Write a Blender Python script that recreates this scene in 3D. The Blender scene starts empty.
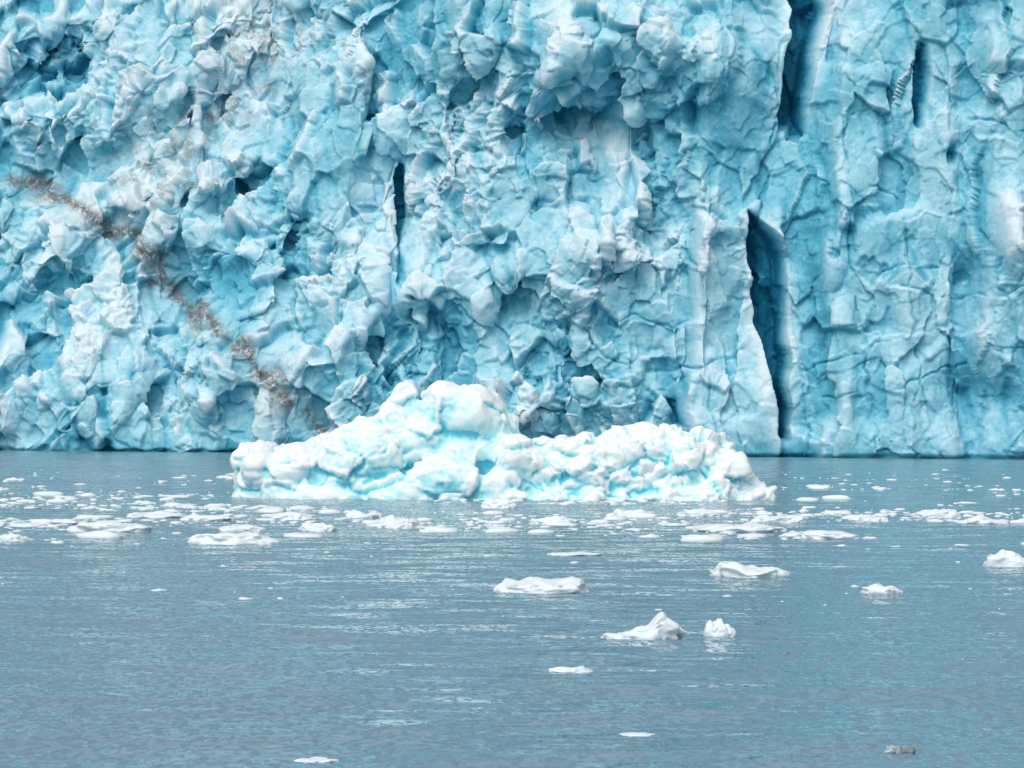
import bpy, math, numpy as np, random
from mathutils import Vector
rng=np.random.RandomState(7); random.seed(7)
F=2844.4; H=6.0; HOR=415.0; ROLL=math.radians(0.3)
def hor(px): return HOR+(px-512)*math.tan(ROLL)
def on_water(px,py):
    d=H*F/(py-hor(px)); return (px-512)/F*d, d
# ---------------- noise library ----------------
PERM=rng.permutation(256).astype(np.int64); PERM=np.concatenate([PERM,PERM,PERM])
G=rng.normal(size=(256,3)); G/=np.linalg.norm(G,axis=1)[:,None]; G=G.astype(np.float32)
GX,GY,GZ=[np.ascontiguousarray(G[:,k]) for k in range(3)]
RT=rng.rand(256,4).astype(np.float32)
RC=[np.ascontiguousarray(RT[:,k]) for k in range(4)]
def perlin(x,y,z,seed=0):
    x=np.asarray(x,np.float64);y=np.asarray(y,np.float64)
    x,y=np.broadcast_arrays(x,y)
    zs=np.ndim(z)==0
    xi=np.floor(x).astype(np.int64);yi=np.floor(y).astype(np.int64);zi=np.floor(z).astype(np.int64)
    xf=(x-xi).astype(np.float32);yf=(y-yi).astype(np.float32);zf=np.float32(z-zi) if zs else (z-zi).astype(np.float32)
    u=xf*xf*xf*(xf*(xf*6-15)+10);v=yf*yf*yf*(yf*(yf*6-15)+10);w=zf*zf*zf*(zf*(zf*6-15)+10)
    out=0
    for a in (0,1):
        pa=PERM[(xi+a+seed*17)&255]
        for b in (0,1):
            pb=PERM[pa+((yi+b)&255)]
            uv=(u if a else 1-u)*(v if b else 1-v)
            for c in (0,1):
                h=PERM[pb+((zi+c)&255)]
                dt=GX[h]*(xf-a)+GY[h]*(yf-b)+GZ[h]*(zf-c)
                out=out+dt*uv*(w if c else 1-w)
    return out*1.6
def fbm(x,y,z=0.0,oct=4,seed=0,gain=.5):
    s=0;a=1.;t=0
    for i in range(oct):
        s=s+a*perlin(x*2.03**i,y*2.03**i,z*2.03**i+7.3*i,seed+i);t+=a;a*=gain
    return s/t
def billow(x,y,z=0.0,oct=3,seed=0,gain=.5):
    s=0;a=1.;t=0
    for i in range(oct):
        s=s+a*np.abs(perlin(x*2.03**i,y*2.03**i,z*2.03**i+3.1*i,seed+i));t+=a;a*=gain
    return s/t
def voro2(x,y,seed=0):
    xi=np.floor(x).astype(np.int64);yi=np.floor(y).astype(np.int64)
    f1=np.full(x.shape,9.,np.float32);f2=f1.copy();dx=np.zeros_like(f1);dy=dx.copy();idx=np.zeros(x.shape,np.int64)
    for a in (-1,0,1):
        for b in (-1,0,1):
            h=PERM[PERM[(xi+a+seed*31)&255]+((yi+b)&255)]
            ex=(x-(xi+a+.1+.8*RC[0][h])).astype(np.float32);ey=(y-(yi+b+.1+.8*RC[1][h])).astype(np.float32)
            d=ex*ex+ey*ey
            m=d<f1
            f2=np.where(m,f1,np.minimum(f2,d));f1=np.where(m,d,f1)
            dx=np.where(m,ex,dx);dy=np.where(m,ey,dy);idx=np.where(m,h,idx)
    return np.sqrt(f1),np.sqrt(f2),dx,dy,RT[PERM[idx+3]]
def facet(x,y,seed=0,tilt=1.2,step=.6):
    f1,f2,dx,dy,r=voro2(x,y,seed)
    return (r[...,0]-.5)*step+(dx*(r[...,1]-.5)+dy*(r[...,2]-.5))*tilt, f2-f1
def voro3(x,y,z,seed=0,tilt=1.2,step=.6):
    xi=np.floor(x).astype(np.int64);yi=np.floor(y).astype(np.int64);zi=np.floor(z).astype(np.int64)
    xf=(x-xi).astype(np.float32);yf=(y-yi).astype(np.float32);zf=(z-zi).astype(np.float32)
    f1=np.full(x.shape,9.,np.float32);D=[np.zeros(x.shape,np.float32) for _ in range(3)];idx=np.zeros(x.shape,np.int64)
    for a in (-1,0,1):
        pa=PERM[(xi+a+seed*31)&255]
        for b in (-1,0,1):
            pb=PERM[pa+((yi+b)&255)]
            for c in (-1,0,1):
                h=PERM[pb+((zi+c)&255)]
                e=[xf-(a+.1)-.8*RC[0][h],yf-(b+.1)-.8*RC[1][h],zf-(c+.1)-.8*RC[2][h]]
                d=e[0]**2+e[1]**2+e[2]**2;m=d<f1
                f1[m]=d[m];idx[m]=h[m]
                for k in range(3):D[k][m]=e[k][m]
    j=PERM[idx+3]
    return (RC[0][j]-.5)*step+(D[0]*(RC[1][j]-.5)+D[1]*(RC[2][j]-.5)+D[2]*(RC[3][j]-.5))*tilt
def sm(a,b,x):
    t=np.clip((x-a)/(b-a),0,1);return t*t*(3-2*t)
def blur(a,r,n=2):
    for _ in range(n):
        for ax in (0,1):
            p=np.concatenate([np.repeat(np.take(a,[0],ax),r+1,ax),a,np.repeat(np.take(a,[-1],ax),r,ax)],ax)
            c=np.cumsum(p,ax,dtype=np.float64)
            n_=a.shape[ax]
            a=(np.take(c,range(2*r+1,2*r+1+n_),ax)-np.take(c,range(0,n_),ax))/(2*r+1)
    return a
def mesh_from(name,co,quads=None,tris=None):
    me=bpy.data.meshes.new(name)
    fc=quads if quads is not None else tris
    k=fc.shape[1]
    me.vertices.add(len(co));me.vertices.foreach_set("co",np.ascontiguousarray(co,np.float32).ravel())
    me.loops.add(fc.size);me.loops.foreach_set("vertex_index",np.ascontiguousarray(fc,np.int32).ravel())
    me.polygons.add(len(fc));me.polygons.foreach_set("loop_start",np.arange(0,fc.size,k,dtype=np.int32))
    me.polygons.foreach_set("loop_total",np.full(len(fc),k,np.int32))
    me.update(calc_edges=True)
    me.polygons.foreach_set("use_smooth",np.ones(len(me.polygons),bool))
    ob=bpy.data.objects.new(name,me);bpy.context.scene.collection.objects.link(ob);return ob
def set_attr(me,name,arr):
    at=me.attributes.new(name,'FLOAT_COLOR','POINT')
    at.data.foreach_set("color",np.ascontiguousarray(arr,np.float32).ravel())
# ---------------- materials ----------------
class NT:
    def __init__(s,name):
        s.m=bpy.data.materials.new(name);s.m.use_nodes=True;s.t=s.m.node_tree;s.t.nodes.clear()
        s.out=s.n('ShaderNodeOutputMaterial')
    def n(s,ty,**kw):
        nd=s.t.nodes.new(ty)
        for k,v in kw.items(): setattr(nd,k,v)
        return nd
    def l(s,a,b): s.t.links.new(a,b)
    def noise(s,scale,detail=4,rough=.55,vec=None,dist=0,out='Fac'):
        nd=s.n('ShaderNodeTexNoise');nd.inputs['Scale'].default_value=scale;nd.inputs['Detail'].default_value=detail
        nd.inputs['Roughness'].default_value=rough;nd.inputs['Distortion'].default_value=dist
        if vec is not None:s.l(vec,nd.inputs['Vector'])
        return nd.outputs[out]
    def math(s,op,a,b=0.0,clamp=False):
        nd=s.n('ShaderNodeMath',operation=op,use_clamp=clamp)
        for i,v in enumerate((a,b)):
            if isinstance(v,(int,float)):nd.inputs[i].default_value=v
            else:s.l(v,nd.inputs[i])
        return nd.outputs[0]
    def vmath(s,op,a,b=None):
        nd=s.n('ShaderNodeVectorMath',operation=op)
        for i,v in enumerate((a,b)):
            if v is None: continue
            if isinstance(v,tuple):nd.inputs[i].default_value=v
            else:s.l(v,nd.inputs[i])
        return nd.outputs[0]
    def ramp(s,fac,stops):
        nd=s.n('ShaderNodeValToRGB');e=nd.color_ramp.elements
        while len(e)<len(stops):e.new(.5)
        for i,(p,c) in enumerate(stops):e[i].position=p;e[i].color=(*c,1)
        s.l(fac,nd.inputs[0]);return nd.outputs[0]
    def mix(s,f,a,b):
        nd=s.n('ShaderNodeMix',data_type='RGBA')
        if isinstance(f,(int,float)):nd.inputs[0].default_value=f
        else:s.l(f,nd.inputs[0])
        for i,v in ((6,a),(7,b)):
            if isinstance(v,tuple):nd.inputs[i].default_value=(*v,1)
            else:s.l(v,nd.inputs[i])
        return nd.outputs[2]
def ice_mat(name,stops,sss=0.0,nscale=1.0,rough=.5,bump=.35,bd=.25,dirt=False,spec=.35):
    t=NT(name);at=t.n('ShaderNodeAttribute',attribute_name='ice')
    sep=t.n('ShaderNodeSeparateColor');t.l(at.outputs['Color'],sep.inputs[0])
    tc=t.n('ShaderNodeTexCoord').outputs['Object']
    n2=t.noise(1.2*nscale,4,.68,tc)
    b=t.math('ADD',sep.outputs[0],t.math('MULTIPLY',t.math('SUBTRACT',n2,.5),.5),True)
    col=t.ramp(b,stops)
    if dirt:
        dn=t.noise(1.4*nscale,3,.75,tc,.6)
        df=t.math('MULTIPLY',sep.outputs[1],t.math('MULTIPLY',t.math('SUBTRACT',dn,.32,True),5.0,True),True)
        col=t.mix(df,col,(.17,.155,.15))
    p=t.n('ShaderNodeBsdfPrincipled');t.l(col,p.inputs['Base Color'])
    p.inputs['Roughness'].default_value=rough;p.inputs['IOR'].default_value=1.31;p.inputs['Specular IOR Level'].default_value=spec
    if sss:
        p.inputs['Subsurface Weight'].default_value=sss;p.inputs['Subsurface Radius'].default_value=(.25,.8,1.0)
        p.inputs['Subsurface Scale'].default_value=.5
    hn=t.noise(2.5*nscale,4,.62,tc)
    bp=t.n('ShaderNodeBump');bp.inputs['Strength'].default_value=bump;bp.inputs['Distance'].default_value=bd
    t.l(hn,bp.inputs['Height']);t.l(bp.outputs[0],p.inputs['Normal']);t.l(p.outputs[0],t.out.inputs[0]);return t.m
wall_mat=ice_mat('glacier_ice',[(0,(.70,.83,.88)),(.28,(.39,.68,.785)),(.6,(.12,.47,.61)),(1,(.01,.18,.31))],bump=.2,bd=.3,dirt=True,rough=.5,spec=.25)
berg_mat=ice_mat('iceberg_ice',[(0,(.88,.94,.95)),(.35,(.74,.925,.95)),(.65,(.44,.84,.915)),(1,(.16,.64,.78))],sss=.35,nscale=2.2,bump=.22,bd=.10,rough=.4)
floe_mat=ice_mat('floe_ice',[(0,(.88,.93,.94)),(.4,(.76,.87,.91)),(1,(.34,.60,.69))],nscale=4,rough=.4,bump=.4,bd=.06,dirt=True)
# ---------------- glacier wall ----------------
sA=np.concatenate([np.linspace(-300,-92,90,endpoint=False),np.linspace(-92,88,1120,endpoint=False),np.linspace(88,300,90)])
tA=np.concatenate([np.linspace(-3,72,480,endpoint=False),np.linspace(72,96,40,endpoint=False),np.linspace(96,420,40)])
X,T=np.meshgrid(sA,tA)
top=86+5*fbm(X/40,0*X,3.3,3,seed=50)
Z=np.where(T<top,T,top+(T-top)*.16)
Yb=431-X*.25
back=np.where(T>top,(T-top),0)+np.clip(T,0,90)*.10
sc=F/Yb
U=512+X*sc; V=HOR-(Z-6)*sc+(U-512)*.00524
left=sm(480,200,U); right=sm(640,740,U)
back=back+left*(np.clip(T,0,90)*.28)
q1=fbm(X/9,T/9,1.,2,seed=1);q2=fbm(X/9,T/9,9.,2,seed=5)
wx=X+3.0*q1; wz=T+3.0*q2
ca,sa=math.cos(math.radians(35)),math.sin(math.radians(35))
rx,rz=wx*ca-wz*sa,wx*sa+wz*ca
# --- coarse relief (heights toward the sea, metres)
D=6*fbm(wx/42,wz/75,.5,2,seed=3)
D+=left*(5.0*fbm(rx/11,rz/26,2.5,2,seed=8)+4.0*(np.abs(perlin(rx/8,rz/18,4.5,seed=18))))
rug=.20+.74*sm(-.18,.32,fbm(X/16,T/20,4.,3,seed=60))
rug=rug*(1-.72*right)
D+=(1-.6*right)*6.5*billow(wx/15,wz/22,.3,2,seed=11)
D+=rug*2.6*billow((wx+.3*wz)/7,wz/11,2.3,2,seed=12)
fl=1-np.abs(perlin(wx/7,wz/36,.2,seed=14))*2
D+=1.3*(1-.7*right)*fl*(.5+.6*perlin(X/20,T/30,7,seed=15))
fA,eA=facet(wx/12,wz/18,seed=2,tilt=2.0,step=.5);D+=3.2*blur(fA,3)*(1-.5*right)
j1=fbm(X/5,T/5,3.,4,seed=31);j2=fbm(X/5,T/5,8.,4,seed=35)
h1=fbm(X/9,T/16,3.,2,seed=31);h2=fbm(X/7,T/9,8.,2,seed=35)
Uw=U+14*h1;Vw=V+16*h2
def bump2(u,v,ru,rv,amp,ang=0):
    a=math.radians(ang);du=Uw-u;dv=Vw-v
    e=(du*math.cos(a)+dv*math.sin(a))/ru;g=(-du*math.sin(a)+dv*math.cos(a))/rv
    return amp*np.exp(-(e*e+g*g))
for b in [(620,35,110,42,8),(690,70,45,40,4),(545,75,38,30,3.5,20),(590,118,55,18,-5,12),(520,135,40,16,-3,-10),(610,110,14,26,-2),
          (490,60,30,80,2.5),(335,90,38,120,6,12),(400,230,14,60,-4),(368,125,10,40,-3),(215,235,60,22,5,-10),
          (172,205,20,16,-4,-40),(205,170,40,16,3.5,-30),(560,250,75,34,5,-20),(460,290,60,40,3.5),(590,300,40,30,3),
          (620,410,22,40,3),(130,100,60,30,5,-35),(60,160,60,28,-4,-35),(30,60,60,25,-4,-30),(240,330,60,60,3.5),(20,110,50,20,4,-30),
          (90,400,60,50,3.5),(700,200,20,170,2.6),(733,60,34,110,4),(868,150,34,140,3),(995,240,30,60,5),(960,400,40,55,-4),
          (1000,100,30,60,3),(880,420,40,60,1.5),(690,330,10,80,-1.5),(648,150,12,80,-2.5),(960,300,14,50,-2.5),(300,230,20,80,-3,15),
          (450,350,14,60,-3),(540,400,40,40,2),(340,350,40,60,3),(425,130,18,50,-2.5),(720,340,30,110,-1.2),(110,190,40,14,3.5,-20),(40,290,40,40,-3)]:
    D+=bump2(*b)
hole=np.zeros_like(D)
k1=fbm(X/2,T/2.5,5.,4,seed=41)
k2=fbm(X/6,T/4.5,5.,2,seed=43)
Dsm=blur(D,10)
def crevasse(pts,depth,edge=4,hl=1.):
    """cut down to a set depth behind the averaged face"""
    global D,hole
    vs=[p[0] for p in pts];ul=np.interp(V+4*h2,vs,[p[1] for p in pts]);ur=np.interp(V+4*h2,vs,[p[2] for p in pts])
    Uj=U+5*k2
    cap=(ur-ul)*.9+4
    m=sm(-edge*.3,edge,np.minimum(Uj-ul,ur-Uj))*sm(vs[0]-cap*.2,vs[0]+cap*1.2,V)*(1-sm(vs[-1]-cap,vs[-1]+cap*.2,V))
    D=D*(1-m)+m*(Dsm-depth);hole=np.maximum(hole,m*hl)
D+=2.8*sm(685,694,Uw)*(1-sm(776,784,Uw))*sm(170,240,V)
D-=2.0*(sm(697,704,Uw)*(1-sm(748,764,Uw)))*sm(225,245,V)*(1-sm(340,400,V))
br=sm(-.25,.15,fbm(X/30,T/14,6.,2,seed=52))
D+=2.4*sm(836,850,Uw+.06*Vw)*right*(.4+.6*br)
D+=2.4*sm(898,914,Uw+.05*Vw)*(1-sm(942,964,Uw))*(1.1-.6*br)
D+=2.2*sm(970,990,Uw)*(.4+.7*br)
D+=1.6*sm(808,822,Uw-.03*Vw)*(1-sm(832,856,Uw))*(1.1-.7*br)
Dsm=blur(D,8)
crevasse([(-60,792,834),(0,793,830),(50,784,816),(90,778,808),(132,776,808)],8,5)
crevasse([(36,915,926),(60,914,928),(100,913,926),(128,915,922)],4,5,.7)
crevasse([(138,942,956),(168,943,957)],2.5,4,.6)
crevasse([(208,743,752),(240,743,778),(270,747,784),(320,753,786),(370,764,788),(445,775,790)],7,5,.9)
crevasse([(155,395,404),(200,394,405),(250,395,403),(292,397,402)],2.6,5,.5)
crack=np.zeros_like(D)
c4=fbm(X/4,T/4,11.,3,seed=44);c5=fbm(X/4,T/4,14.,3,seed=47)
def dist(pts,Uc,Vc):
    P=np.array(pts,float);best=np.full(U.shape,1e9)
    for (a,b),(c,d) in zip(P[:-1],P[1:]):
        L2=(c-a)**2+(d-b)**2;t=np.clip(((Uc-a)*(c-a)+(Vc-b)*(d-b))/L2,0,1)
        best=np.minimum(best,np.hypot(Uc-a-t*(c-a),Vc-b-t*(d-b)))
    return best
for l in [[(430,300),(500,325),(570,332),(640,318),(700,330)],[(600,380),(700,366),(745,350)],[(690,240),(700,330),(712,452)],
          [(780,300),(800,370),(860,352),(905,330)],[(800,372),(812,450)],[(842,120),(848,260),(862,350),(870,450)],
          [(560,330),(600,350),(632,372)],[(905,230),(908,320),(925,420)],[(820,400),(900,385),(970,360)],
          [(480,395),(560,410),(640,400)],[(770,60),(775,160),(760,215)],[(870,280),(900,262),(935,268)],
          [(960,200),(985,260),(1005,340)],[(930,60),(960,110),(1024,140)],[(900,290),(960,300),(1024,285)],[(850,180),(900,196)]]:
    crack=np.maximum(crack,.8*np.exp(-(dist(l,U+10*c4,V+10*c5)/1.3)**2)*sm(-.2,.25,c4+c5*.6+.08))
D=np.where(Z<0.8,D-1.0*sm(.8,-.2,Z),D)
D=D*(1-.5*sm(0,40,T-top))
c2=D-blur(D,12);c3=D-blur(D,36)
P=np.stack([X+D*.10+.2*c2*(1-hole),Yb+back-D,Z-(.30*np.clip(c2,-3,4)+.10*np.clip(c3,-6,6))*(1-.8*np.maximum(hole,right))],-1)
# --- detail in true 3D, along the coarse surface normal
def normals(P):
    du=np.gradient(P,axis=1);dv=np.gradient(P,axis=0);n=np.cross(du,dv)
    return n/(np.linalg.norm(n,axis=-1,keepdims=True)+1e-9)
N=np.stack([blur(normals(P)[...,k],3,2) for k in range(3)],-1)
N/=np.linalg.norm(N,axis=-1,keepdims=True)+1e-9
if N[300,600,1]>0:N=-N
x,y,z=P[...,0],P[...,1],P[...,2]
# cell size stretch: damp fine detail where the grid is stretched over steep flanks
st_=np.linalg.norm(np.gradient(P,axis=1),axis=-1)/.16;st_=blur(st_,1,1)
fine=1-.88*sm(1.7,4.,st_)*np.where(np.abs(X)<85,1,0)
e=[fbm(x/3,y/3,z/3,2,seed=s) for s in (120,124,128)]
a,b,c=x+.6*e[0],y+.6*e[1],z+.6*e[2]
nr_=1-.6*right
mid=1-.6*(1-fine)
d=nr_*mid*(.6+.4*rug)*(3.6*blur(voro3(a/6.5,b/6.5,c/9,1,1.9,.25),1,1))+nr_*fine*(.35+.65*rug)*1.5*voro3(a/3.1,b/3.1,c/3.9,4,1.9,.25)
d+=fine*rug*(.70*voro3(a/1.6,b/1.6,c/2.,2,1.8,.25)+.20*voro3(a/.8,b/.8,c/.9,3,1.6,.25))
d+=fine*rug*(.6*(billow(a/4,b/4,c/5,3,seed=130)-.25)+.28*fbm(a/1.3,b/1.3,c/1.3,3,seed=134,gain=.6))
d+=right*fine*(.45*fbm(a/5,b/5,c/9,3,seed=138)+1.3*voro3(a/7,b/7,c/14,5,2.0,.3)+.22*voro3(a/2.5,b/2.5,c/4,6,2.0,.3))
d-=crack*.4
d*=sm(-1,3,Z)*.8+.2
P2=P+N*d[...,None]
Dn=D+d
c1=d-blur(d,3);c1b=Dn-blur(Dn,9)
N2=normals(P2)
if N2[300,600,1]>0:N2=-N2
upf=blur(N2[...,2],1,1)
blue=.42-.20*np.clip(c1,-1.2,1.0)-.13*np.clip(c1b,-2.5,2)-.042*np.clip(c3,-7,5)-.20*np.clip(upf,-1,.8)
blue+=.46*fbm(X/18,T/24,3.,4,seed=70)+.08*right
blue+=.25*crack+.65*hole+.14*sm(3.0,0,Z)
vein=np.abs(perlin((X+.25*T)/7,T/40,4,seed=75));blue+=.18*sm(.14,0,vein)*sm(-.1,.3,perlin(X/18,T/18,2,seed=77))
wp=sm(.0,.45,fbm(X/14,T/14,5.,4,seed=80));blue-=.16*wp*(1-right*.4)
Ub,Vb=U+26*j1,V+26*j2
dirt=1.0*np.exp(-(dist([(0,175),(60,200),(120,235),(165,285),(215,335),(270,385),(320,430)],Ub,Vb)/10)**2)*sm(-.8,-.1,c4)
patch=np.exp(-(dist([(250,-60),(255,20),(215,90),(160,140),(120,190)],Ub,Vb)/42)**2)
dirt=np.maximum(dirt,.6*patch*sm(-.2,.3,k1))
blue-=.20*patch
nr,nc=X.shape
i=np.arange(nr*nc).reshape(nr,nc)
q=np.stack([i[:-1,:-1],i[:-1,1:],i[1:,1:],i[1:,:-1]],-1).reshape(-1,4)
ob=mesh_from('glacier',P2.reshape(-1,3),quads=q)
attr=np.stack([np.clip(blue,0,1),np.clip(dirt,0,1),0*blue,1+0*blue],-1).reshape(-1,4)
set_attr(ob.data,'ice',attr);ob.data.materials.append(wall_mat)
# ---------------- blob -> ice mesh ----------------
import bmesh
def ico(sub):
    bm=bmesh.new();bmesh.ops.create_icosphere(bm,subdivisions=sub,radius=1)
    v=np.array([x.co[:] for x in bm.verts]);f=np.array([[y.index for y in x.verts] for x in bm.faces]);bm.free();return v,f
ICO3=ico(3);ICO2=ico(2);ICO4=ico(4);ICO5=ico(5)
def rotz(v,a):
    c,s=math.cos(a),math.sin(a);return np.stack([v[:,0]*c-v[:,1]*s,v[:,0]*s+v[:,1]*c,v[:,2]],-1)
def blobs_mesh(name,bl,voxel):
    V_=[];F_=[];o=0
    for (x,y,z,rx,ry,rz,tilt) in bl:
        v,f=ICO3;w=v*np.array([rx,ry,rz]);c,s=math.cos(tilt),math.sin(tilt)
        w=np.stack([w[:,0]*c-w[:,2]*s,w[:,1],w[:,0]*s+w[:,2]*c],-1)+np.array([x,y,z])
        V_.append(w);F_.append(f+o);o+=len(v)
    ob=mesh_from(name+'_raw',np.concatenate(V_),tris=np.concatenate(F_))
    m=ob.modifiers.new('r','REMESH');m.mode='VOXEL';m.voxel_size=voxel
    dg=bpy.context.evaluated_depsgraph_get();me=bpy.data.meshes.new_from_object(ob.evaluated_get(dg))
    bpy.data.objects.remove(ob)
    me.name=name;o2=bpy.data.objects.new(name,me);bpy.context.scene.collection.objects.link(o2)
    return o2
def getco(me):
    a=np.empty(len(me.vertices)*3,np.float32);me.vertices.foreach_get('co',a);return a.reshape(-1,3).astype(float)
def getn(me):
    a=np.empty(len(me.vertices)*3,np.float32);me.vertices.foreach_get('normal',a);return a.reshape(-1,3).astype(float)
def edges(me):
    a=np.empty(len(me.edges)*2,np.int32);me.edges.foreach_get('vertices',a);return a.reshape(-1,2)
def smooth(p,e,n,lam=.7):
    cnt=np.bincount(e.ravel(),minlength=len(p)).astype(float);cnt[cnt==0]=1
    for _ in range(n):
        s=np.stack([np.bincount(e[:,0],p[e[:,1],k],len(p))+np.bincount(e[:,1],p[e[:,0],k],len(p)) for k in range(p.shape[1])],-1)/cnt[:,None]
        p=p+(s-p)*lam
    return p
# ---------------- iceberg ----------------
prof=np.array([(238,496),(246,474),(254,452),(266,445),(285,450),(310,445),(335,436),(355,426),(380,419),(388,412),(393,400),(402,391),(412,400),(424,406),(432,402),
 (445,392),(470,392),(490,402),(504,416),(514,434),(535,438),(560,434),(600,438),(632,427),(655,437),(672,429),(690,431),(703,440),(716,437),(730,452),(745,470),(758,482),(770,496)],float)
DB=6*F/85.;K=DB/F*1.03
px_x=lambda p:(p-512)*K
tz=lambda p:(500-np.interp(p,prof[:,0],prof[:,1]))*K
bl=[]
R=random.Random(11)
for k in range(520):
    p=R.uniform(240,766);h=tz(p)
    r=R.uniform(.6,2.0)*(.6 if p>520 else 1)
    r=min(r,h*.5,(p-236)*K*.8+.15,(772-p)*K*.8+.15)
    z=h if R.random()<.4 else h*R.uniform(.1,.95)
    if 380<p<520 and z>h*.7: r=min(r,.8)
    z=max(z-r*.95,-.2)
    depth=(z/max(h,.5))
    ef=min(1,(p-232)*K/5,(776-p)*K/5)
    yf=DB+.5+(1-ef)*4+depth*4.5+R.uniform(-.5,1.0) if R.random()<.7 else DB+R.uniform(5,11)
    if yf>DB+7: z=min(z,h*.75-r)
    bl.append((px_x(p),yf+r*.6,z,r*R.uniform(.9,1.5),r*R.uniform(.8,1.2),r*R.uniform(.7,1.0),R.uniform(-.5,.5)))
for p in range(250,762,9):
    h=tz(p);bl.append((px_x(p),DB+6.5,h*.22,1.2,4.2,max(h*.6,.5),0))
    ef=min(1,(p-232)*K/5,(776-p)*K/5)
    bl.append((px_x(p),DB+1.6+(1-ef)*4+R.uniform(-.5,.9),0,R.uniform(.5,1.1),1.9,R.uniform(.3,1.0),0))
def B(p,py,rx,rz,y,ry,t=0): bl.append((px_x(p),DB+y,(500-py)*K,rx*K,ry,rz*K,t))
B(470,423,38,36,4.6,3.2,-.3);B(447,413,27,29,4.4,2.6);B(403,405,14,19,5.0,1.1);B(397,425,24,20,4.6,1.6);B(488,430,23,29,4.0,2);B(420,447,36,32,3.8,2.6)
B(375,460,42,32,3.0,2.8,.3);B(345,464,30,30,2.6,2.2,-.2);B(300,472,32,24,2.8,2.4,.2);B(264,472,18,24,3.4,2.0);B(440,482,40,20,1.0,1.6,.1)
B(515,464,34,28,2.9,2.2,-.3);B(560,460,30,22,3.6,2);B(600,472,34,26,2.2,2);B(640,456,32,27,3.8,2.4,.15);B(690,458,30,26,3.8,2.2,-.2);B(722,474,24,22,4,2);B(480,488,30,14,.7,1.2)
berg=blobs_mesh('iceberg',bl,.12)
me=berg.data;e=edges(me)
p=smooth(getco(me),e,4)
me.vertices.foreach_set('co',p.astype(np.float32).ravel());me.update()
N=smooth(getn(me),e,8);N/=np.linalg.norm(N,axis=1)[:,None]+1e-9
x,y,z=p.T
wp_=p+.4*np.stack([fbm(x/1.8,y/1.8,z/1.8,3,seed=s) for s in (101,104,107)],-1)
a,b,c=wp_.T
smoothm=np.exp(-(((x-px_x(468))/3.2)**2+((z-5.4)/2.6)**2))
rgt=sm(px_x(505),px_x(550),x)
rg=(.54+.32*rgt)*(1-.8*smoothm)
d=rg*(1.2*voro3(a/2.8,b/2.8,c/2.4,1,1.7,.3)+.44*voro3(a/1.3,b/1.3,c/1.1,2,1.7,.25)+.13*voro3(a/.5,b/.5,c/.45,3,1.6,.25))
d+=rg*.45*(billow(a/1.4,b/1.4,c/1.1,3,seed=111)-.25)+rg*.12*fbm(a/.5,b/.5,c/.5,3,seed=115)+(1-rg)*.35*fbm(a/2,b/2,c/2,2,seed=118)
d=(d-.05)*(.6+.4*sm(0,1.2,z))
p2=p+N*d[:,None]
p2=smooth(p2,e,1,.5)
me.vertices.foreach_set('co',p2.astype(np.float32).ravel());me.update()
N2=getn(me)
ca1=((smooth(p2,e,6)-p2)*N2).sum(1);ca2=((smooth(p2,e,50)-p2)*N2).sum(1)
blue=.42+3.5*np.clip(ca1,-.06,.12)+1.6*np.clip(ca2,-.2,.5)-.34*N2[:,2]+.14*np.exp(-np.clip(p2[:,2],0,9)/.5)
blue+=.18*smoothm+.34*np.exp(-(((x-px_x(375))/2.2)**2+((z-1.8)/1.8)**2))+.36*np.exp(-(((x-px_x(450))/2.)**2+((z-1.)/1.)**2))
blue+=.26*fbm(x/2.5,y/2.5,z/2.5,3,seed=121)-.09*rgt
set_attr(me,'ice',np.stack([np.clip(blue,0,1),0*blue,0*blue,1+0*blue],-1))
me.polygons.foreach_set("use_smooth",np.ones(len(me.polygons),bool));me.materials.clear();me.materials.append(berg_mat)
# ---------------- floating chunks ----------------
def chunk_arr(w,dp,h,seed,base=ICO5,sharp=.35,peaks=()):
    v,f=base;s=seed*3.17
    q=v.copy()
    n1=fbm(v[:,0]*1.1+s,v[:,1]*1.1,v[:,2]*1.1,3,seed=seed%20)
    n2=voro3(v[:,0]*2.6+s,v[:,1]*2.6,v[:,2]*2.6+s,seed%7,1.5,.3)
    n3=fbm(v[:,0]*5+s,v[:,1]*5,v[:,2]*5,2,seed=9) if len(v)>600 else 0
    q=v*(1+.4*n1+.3*sharp*n2+.08*n3)[:,None]
    hm=.8+.7*fbm(v[:,0]*1.5+s,v[:,1]*.9,.5+s,2,seed=3)
    for (pp,wd,am) in peaks: hm=hm+am*np.exp(-((v[:,0]-pp)/wd)**2)
    q[:,2]=np.where(q[:,2]>0,np.abs(q[:,2])**.6*np.clip(hm,.2,9),q[:,2]*.6)
    q[:,:2]/=np.abs(q[:,:2]).max(0);q[:,2]/=q[:,2].max()
    q=q*np.array([w/2,dp/2,h])
    return q,f
def chunk(name,px,py,wp,hp,seed,blue=.2,dirt=0,dr=.8,**kw):
    X0,Y0=on_water(px,py);k=Y0/F
    q,f=chunk_arr(wp*k,min(wp*k*dr,4.),hp*k,seed,**kw)
    ob=mesh_from(name,q,tris=f);ob.location=(X0,Y0,-.02)
    me=ob.data;bb=blue+.2*fbm(q[:,0]*1.5,q[:,1]*1.5,q[:,2]*3,3,seed=5)+.3*np.exp(-np.clip(q[:,2],0,9)/(.15*hp*k+1e-3))
    set_attr(me,'ice',np.stack([np.clip(bb,0,1),0*bb+dirt,0*bb,1+0*bb],-1));me.materials.append(floe_mat)
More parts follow.
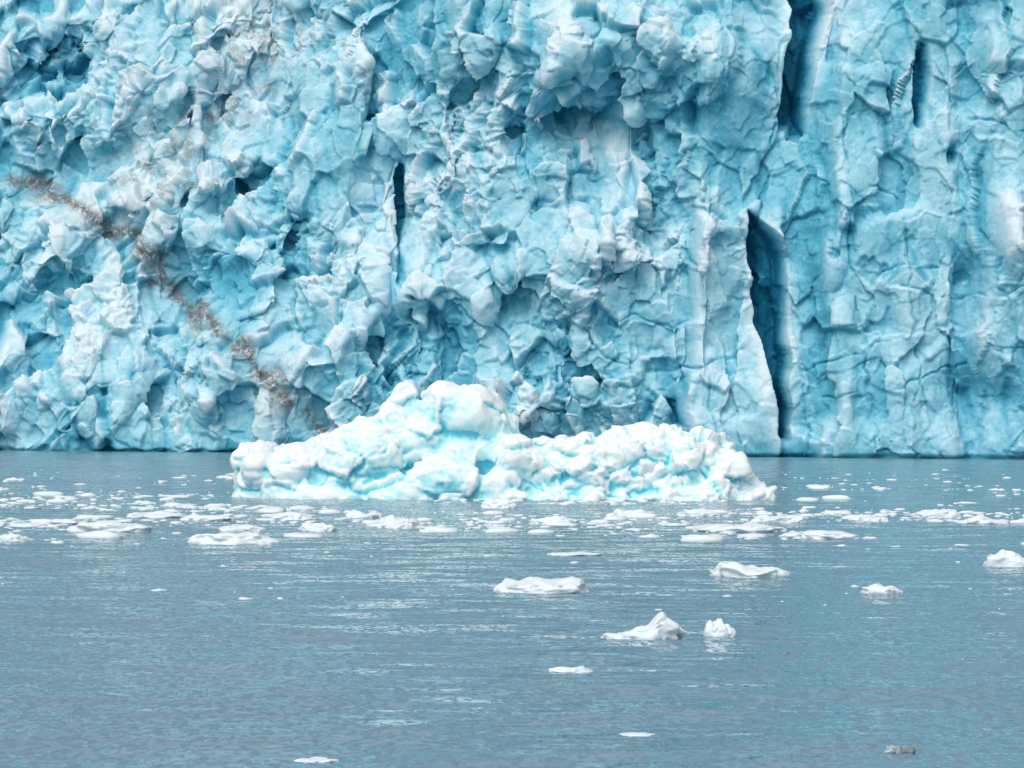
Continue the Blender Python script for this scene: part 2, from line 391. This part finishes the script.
CH=[(108,531,92,11),(238,543,100,12),(400,528,50,14),(318,531,40,9),(243,531,50,7),(545,591,106,15),(750,576,82,16,dict(peaks=[(-.6,.3,.5)])),(882,593,44,10),(1010,566,58,17),
 (642,637,92,26,dict(peaks=[(.5,.3,1.2)],sharp=.7)),(721,636,34,19,dict(sharp=.6)),(572,671,48,7),(320,760,50,4),(640,734,50,3),(14,541,36,9),
 (628,517,50,9),(555,524,54,9),(740,531,100,10),(822,538,84,9),(575,555,60,4),(935,517,52,9),(15,482,26,5),(160,517,80,7),(210,520,60,7),(60,524,60,6),(700,516,46,8),(780,522,60,8),(985,523,60,8),(870,521,40,7),(365,518,40,9),(500,508,40,10),(290,519,60,8)]
for n_,c_ in enumerate(CH):
    kw=c_[4] if len(c_)>4 else {}
    chunk('ice_floe',*c_[:4],seed=n_+3,**kw)
chunk('clear_ice_chunk',900,752,34,9,77,blue=.8,dirt=.8,sharp=.5)
VV=[];FF=[];o=0;R=random.Random(5);k=0
while k<2600:
    px=R.uniform(-260,1280);py=R.gauss(509,17)
    if R.random()<.02: py=R.uniform(540,610)
    if py<470 or py>700: continue
    X0,Y0=on_water(px,py)
    cl=float(perlin(X0/16+3,Y0/14,.5,2))
    if cl<R.uniform(-.35,.3): continue
    if DB+.5<Y0<DB+14 and px_x(225)<X0<px_x(785): continue
    w=min(R.lognormvariate(-1.25,.85),2.4);w*=1 if Y0>130 else .4
    h=w*R.uniform(.06,.17)+.02
    q,f=chunk_arr(w,w*R.uniform(.5,1.1),h,R.randint(0,400),base=ICO2)
    q=rotz(q,R.uniform(-.4,.4))+np.array([X0,Y0,0]);VV.append(q);FF.append(f+o);o+=len(q);k+=1
q=np.concatenate(VV);ob=mesh_from('brash_ice',q,tris=np.concatenate(FF))
bb=.2+.3*fbm(q[:,0]/2,q[:,1]/2,.3,2,seed=6)+.2*np.exp(-np.clip(q[:,2],0,9)/.05)
set_attr(ob.data,'ice',np.stack([np.clip(bb,0,1),0*bb,0*bb,1+0*bb],-1));ob.data.materials.append(floe_mat)
# ---------------- water ----------------
wv=np.array([(-3000,-600,0),(3000,-600,0),(3000,3000,0),(-3000,3000,0)],float)
water=mesh_from('water',wv,quads=np.array([[0,1,2,3]]))
t=NT('sea_water');tc=t.n('ShaderNodeTexCoord').outputs['Object']
def mp(sx,sy,rot=0):
    m=t.n('ShaderNodeMapping');m.inputs['Scale'].default_value=(sx,sy,1);m.inputs['Rotation'].default_value=(0,0,rot);t.l(tc,m.inputs[0]);return m.outputs[0]
# ripple slopes (world space): two wave bands, steeper on the side facing the open bay
s1=t.vmath('SUBTRACT',t.noise(3.2,2,.6,mp(1.7,.85,.15),.5,out='Color'),(.5,.5,.5))
s2=t.vmath('SUBTRACT',t.noise(.5,1,.5,mp(.7,1.5,-.1),.3,out='Color'),(.5,.5,.5))
st=t.noise(.06,3,.6,mp(.35,2.0,.05),.5)
amp=t.n('ShaderNodeMapRange');t.l(st,amp.inputs[0]);amp.inputs[1].default_value=.38;amp.inputs[2].default_value=.62;amp.inputs[3].default_value=.6;amp.inputs[4].default_value=1.25
sv=t.vmath('ADD',t.vmath('MULTIPLY',s1,(1.2,1.7,0)),t.vmath('MULTIPLY',s2,(.3,.3,0)))
sv=t.vmath('ADD',sv,t.vmath('MULTIPLY',t.vmath('ABSOLUTE',s1),(0,-1.7,0)))
scn=t.n('ShaderNodeVectorMath',operation='SCALE');t.l(sv,scn.inputs[0]);t.l(amp.outputs[0],scn.inputs['Scale'])
nv=t.vmath('NORMALIZE',t.vmath('ADD',scn.outputs[0],(0,-.025,1)))
p=t.n('ShaderNodeBsdfPrincipled');p.inputs['Base Color'].default_value=(.14,.265,.335,1);p.inputs['Roughness'].default_value=.06;p.inputs['IOR'].default_value=1.33
t.l(nv,p.inputs['Normal']);t.l(p.outputs[0],t.out.inputs[0]);water.data.materials.append(t.m)
# ---------------- light ----------------
sc_=bpy.context.scene
W=bpy.data.worlds.new('World');sc_.world=W;W.use_nodes=True;nt=W.node_tree;bg=nt.nodes['Background']
sky=nt.nodes.new('ShaderNodeTexSky');sky.sky_type='NISHITA';sky.sun_disc=False
EL,AZ=math.radians(52),math.radians(205)
sky.sun_elevation=EL;sky.sun_rotation=AZ;sky.dust_density=4;sky.ozone_density=1
hs=nt.nodes.new('ShaderNodeHueSaturation');hs.inputs['Saturation'].default_value=.4
nt.links.new(sky.outputs[0],hs.inputs['Color']);nt.links.new(hs.outputs[0],bg.inputs[0]);bg.inputs[1].default_value=.148
L=bpy.data.lights.new('sun','SUN');L.energy=.62;L.angle=math.radians(40);L.color=(1,.97,.94)
lo=bpy.data.objects.new('sun',L);sc_.collection.objects.link(lo)
dirv=Vector((math.sin(AZ)*math.cos(EL),math.cos(AZ)*math.cos(EL),math.sin(EL)))
lo.rotation_euler=dirv.to_track_quat('Z','Y').to_euler();lo.location=dirv*100
# ---------------- camera ----------------
C=bpy.data.cameras.new('camera');C.lens=100;C.sensor_width=36;C.clip_end=8000;C.clip_start=.5
cam=bpy.data.objects.new('camera',C);sc_.collection.objects.link(cam);cam.location=(0,0,H)
cam.rotation_euler=(math.radians(90)+math.atan((HOR-384)/F),-ROLL,0)
sc_.camera=cam
sc_.view_settings.view_transform='Standard';sc_.view_settings.look='None';sc_.view_settings.exposure=0
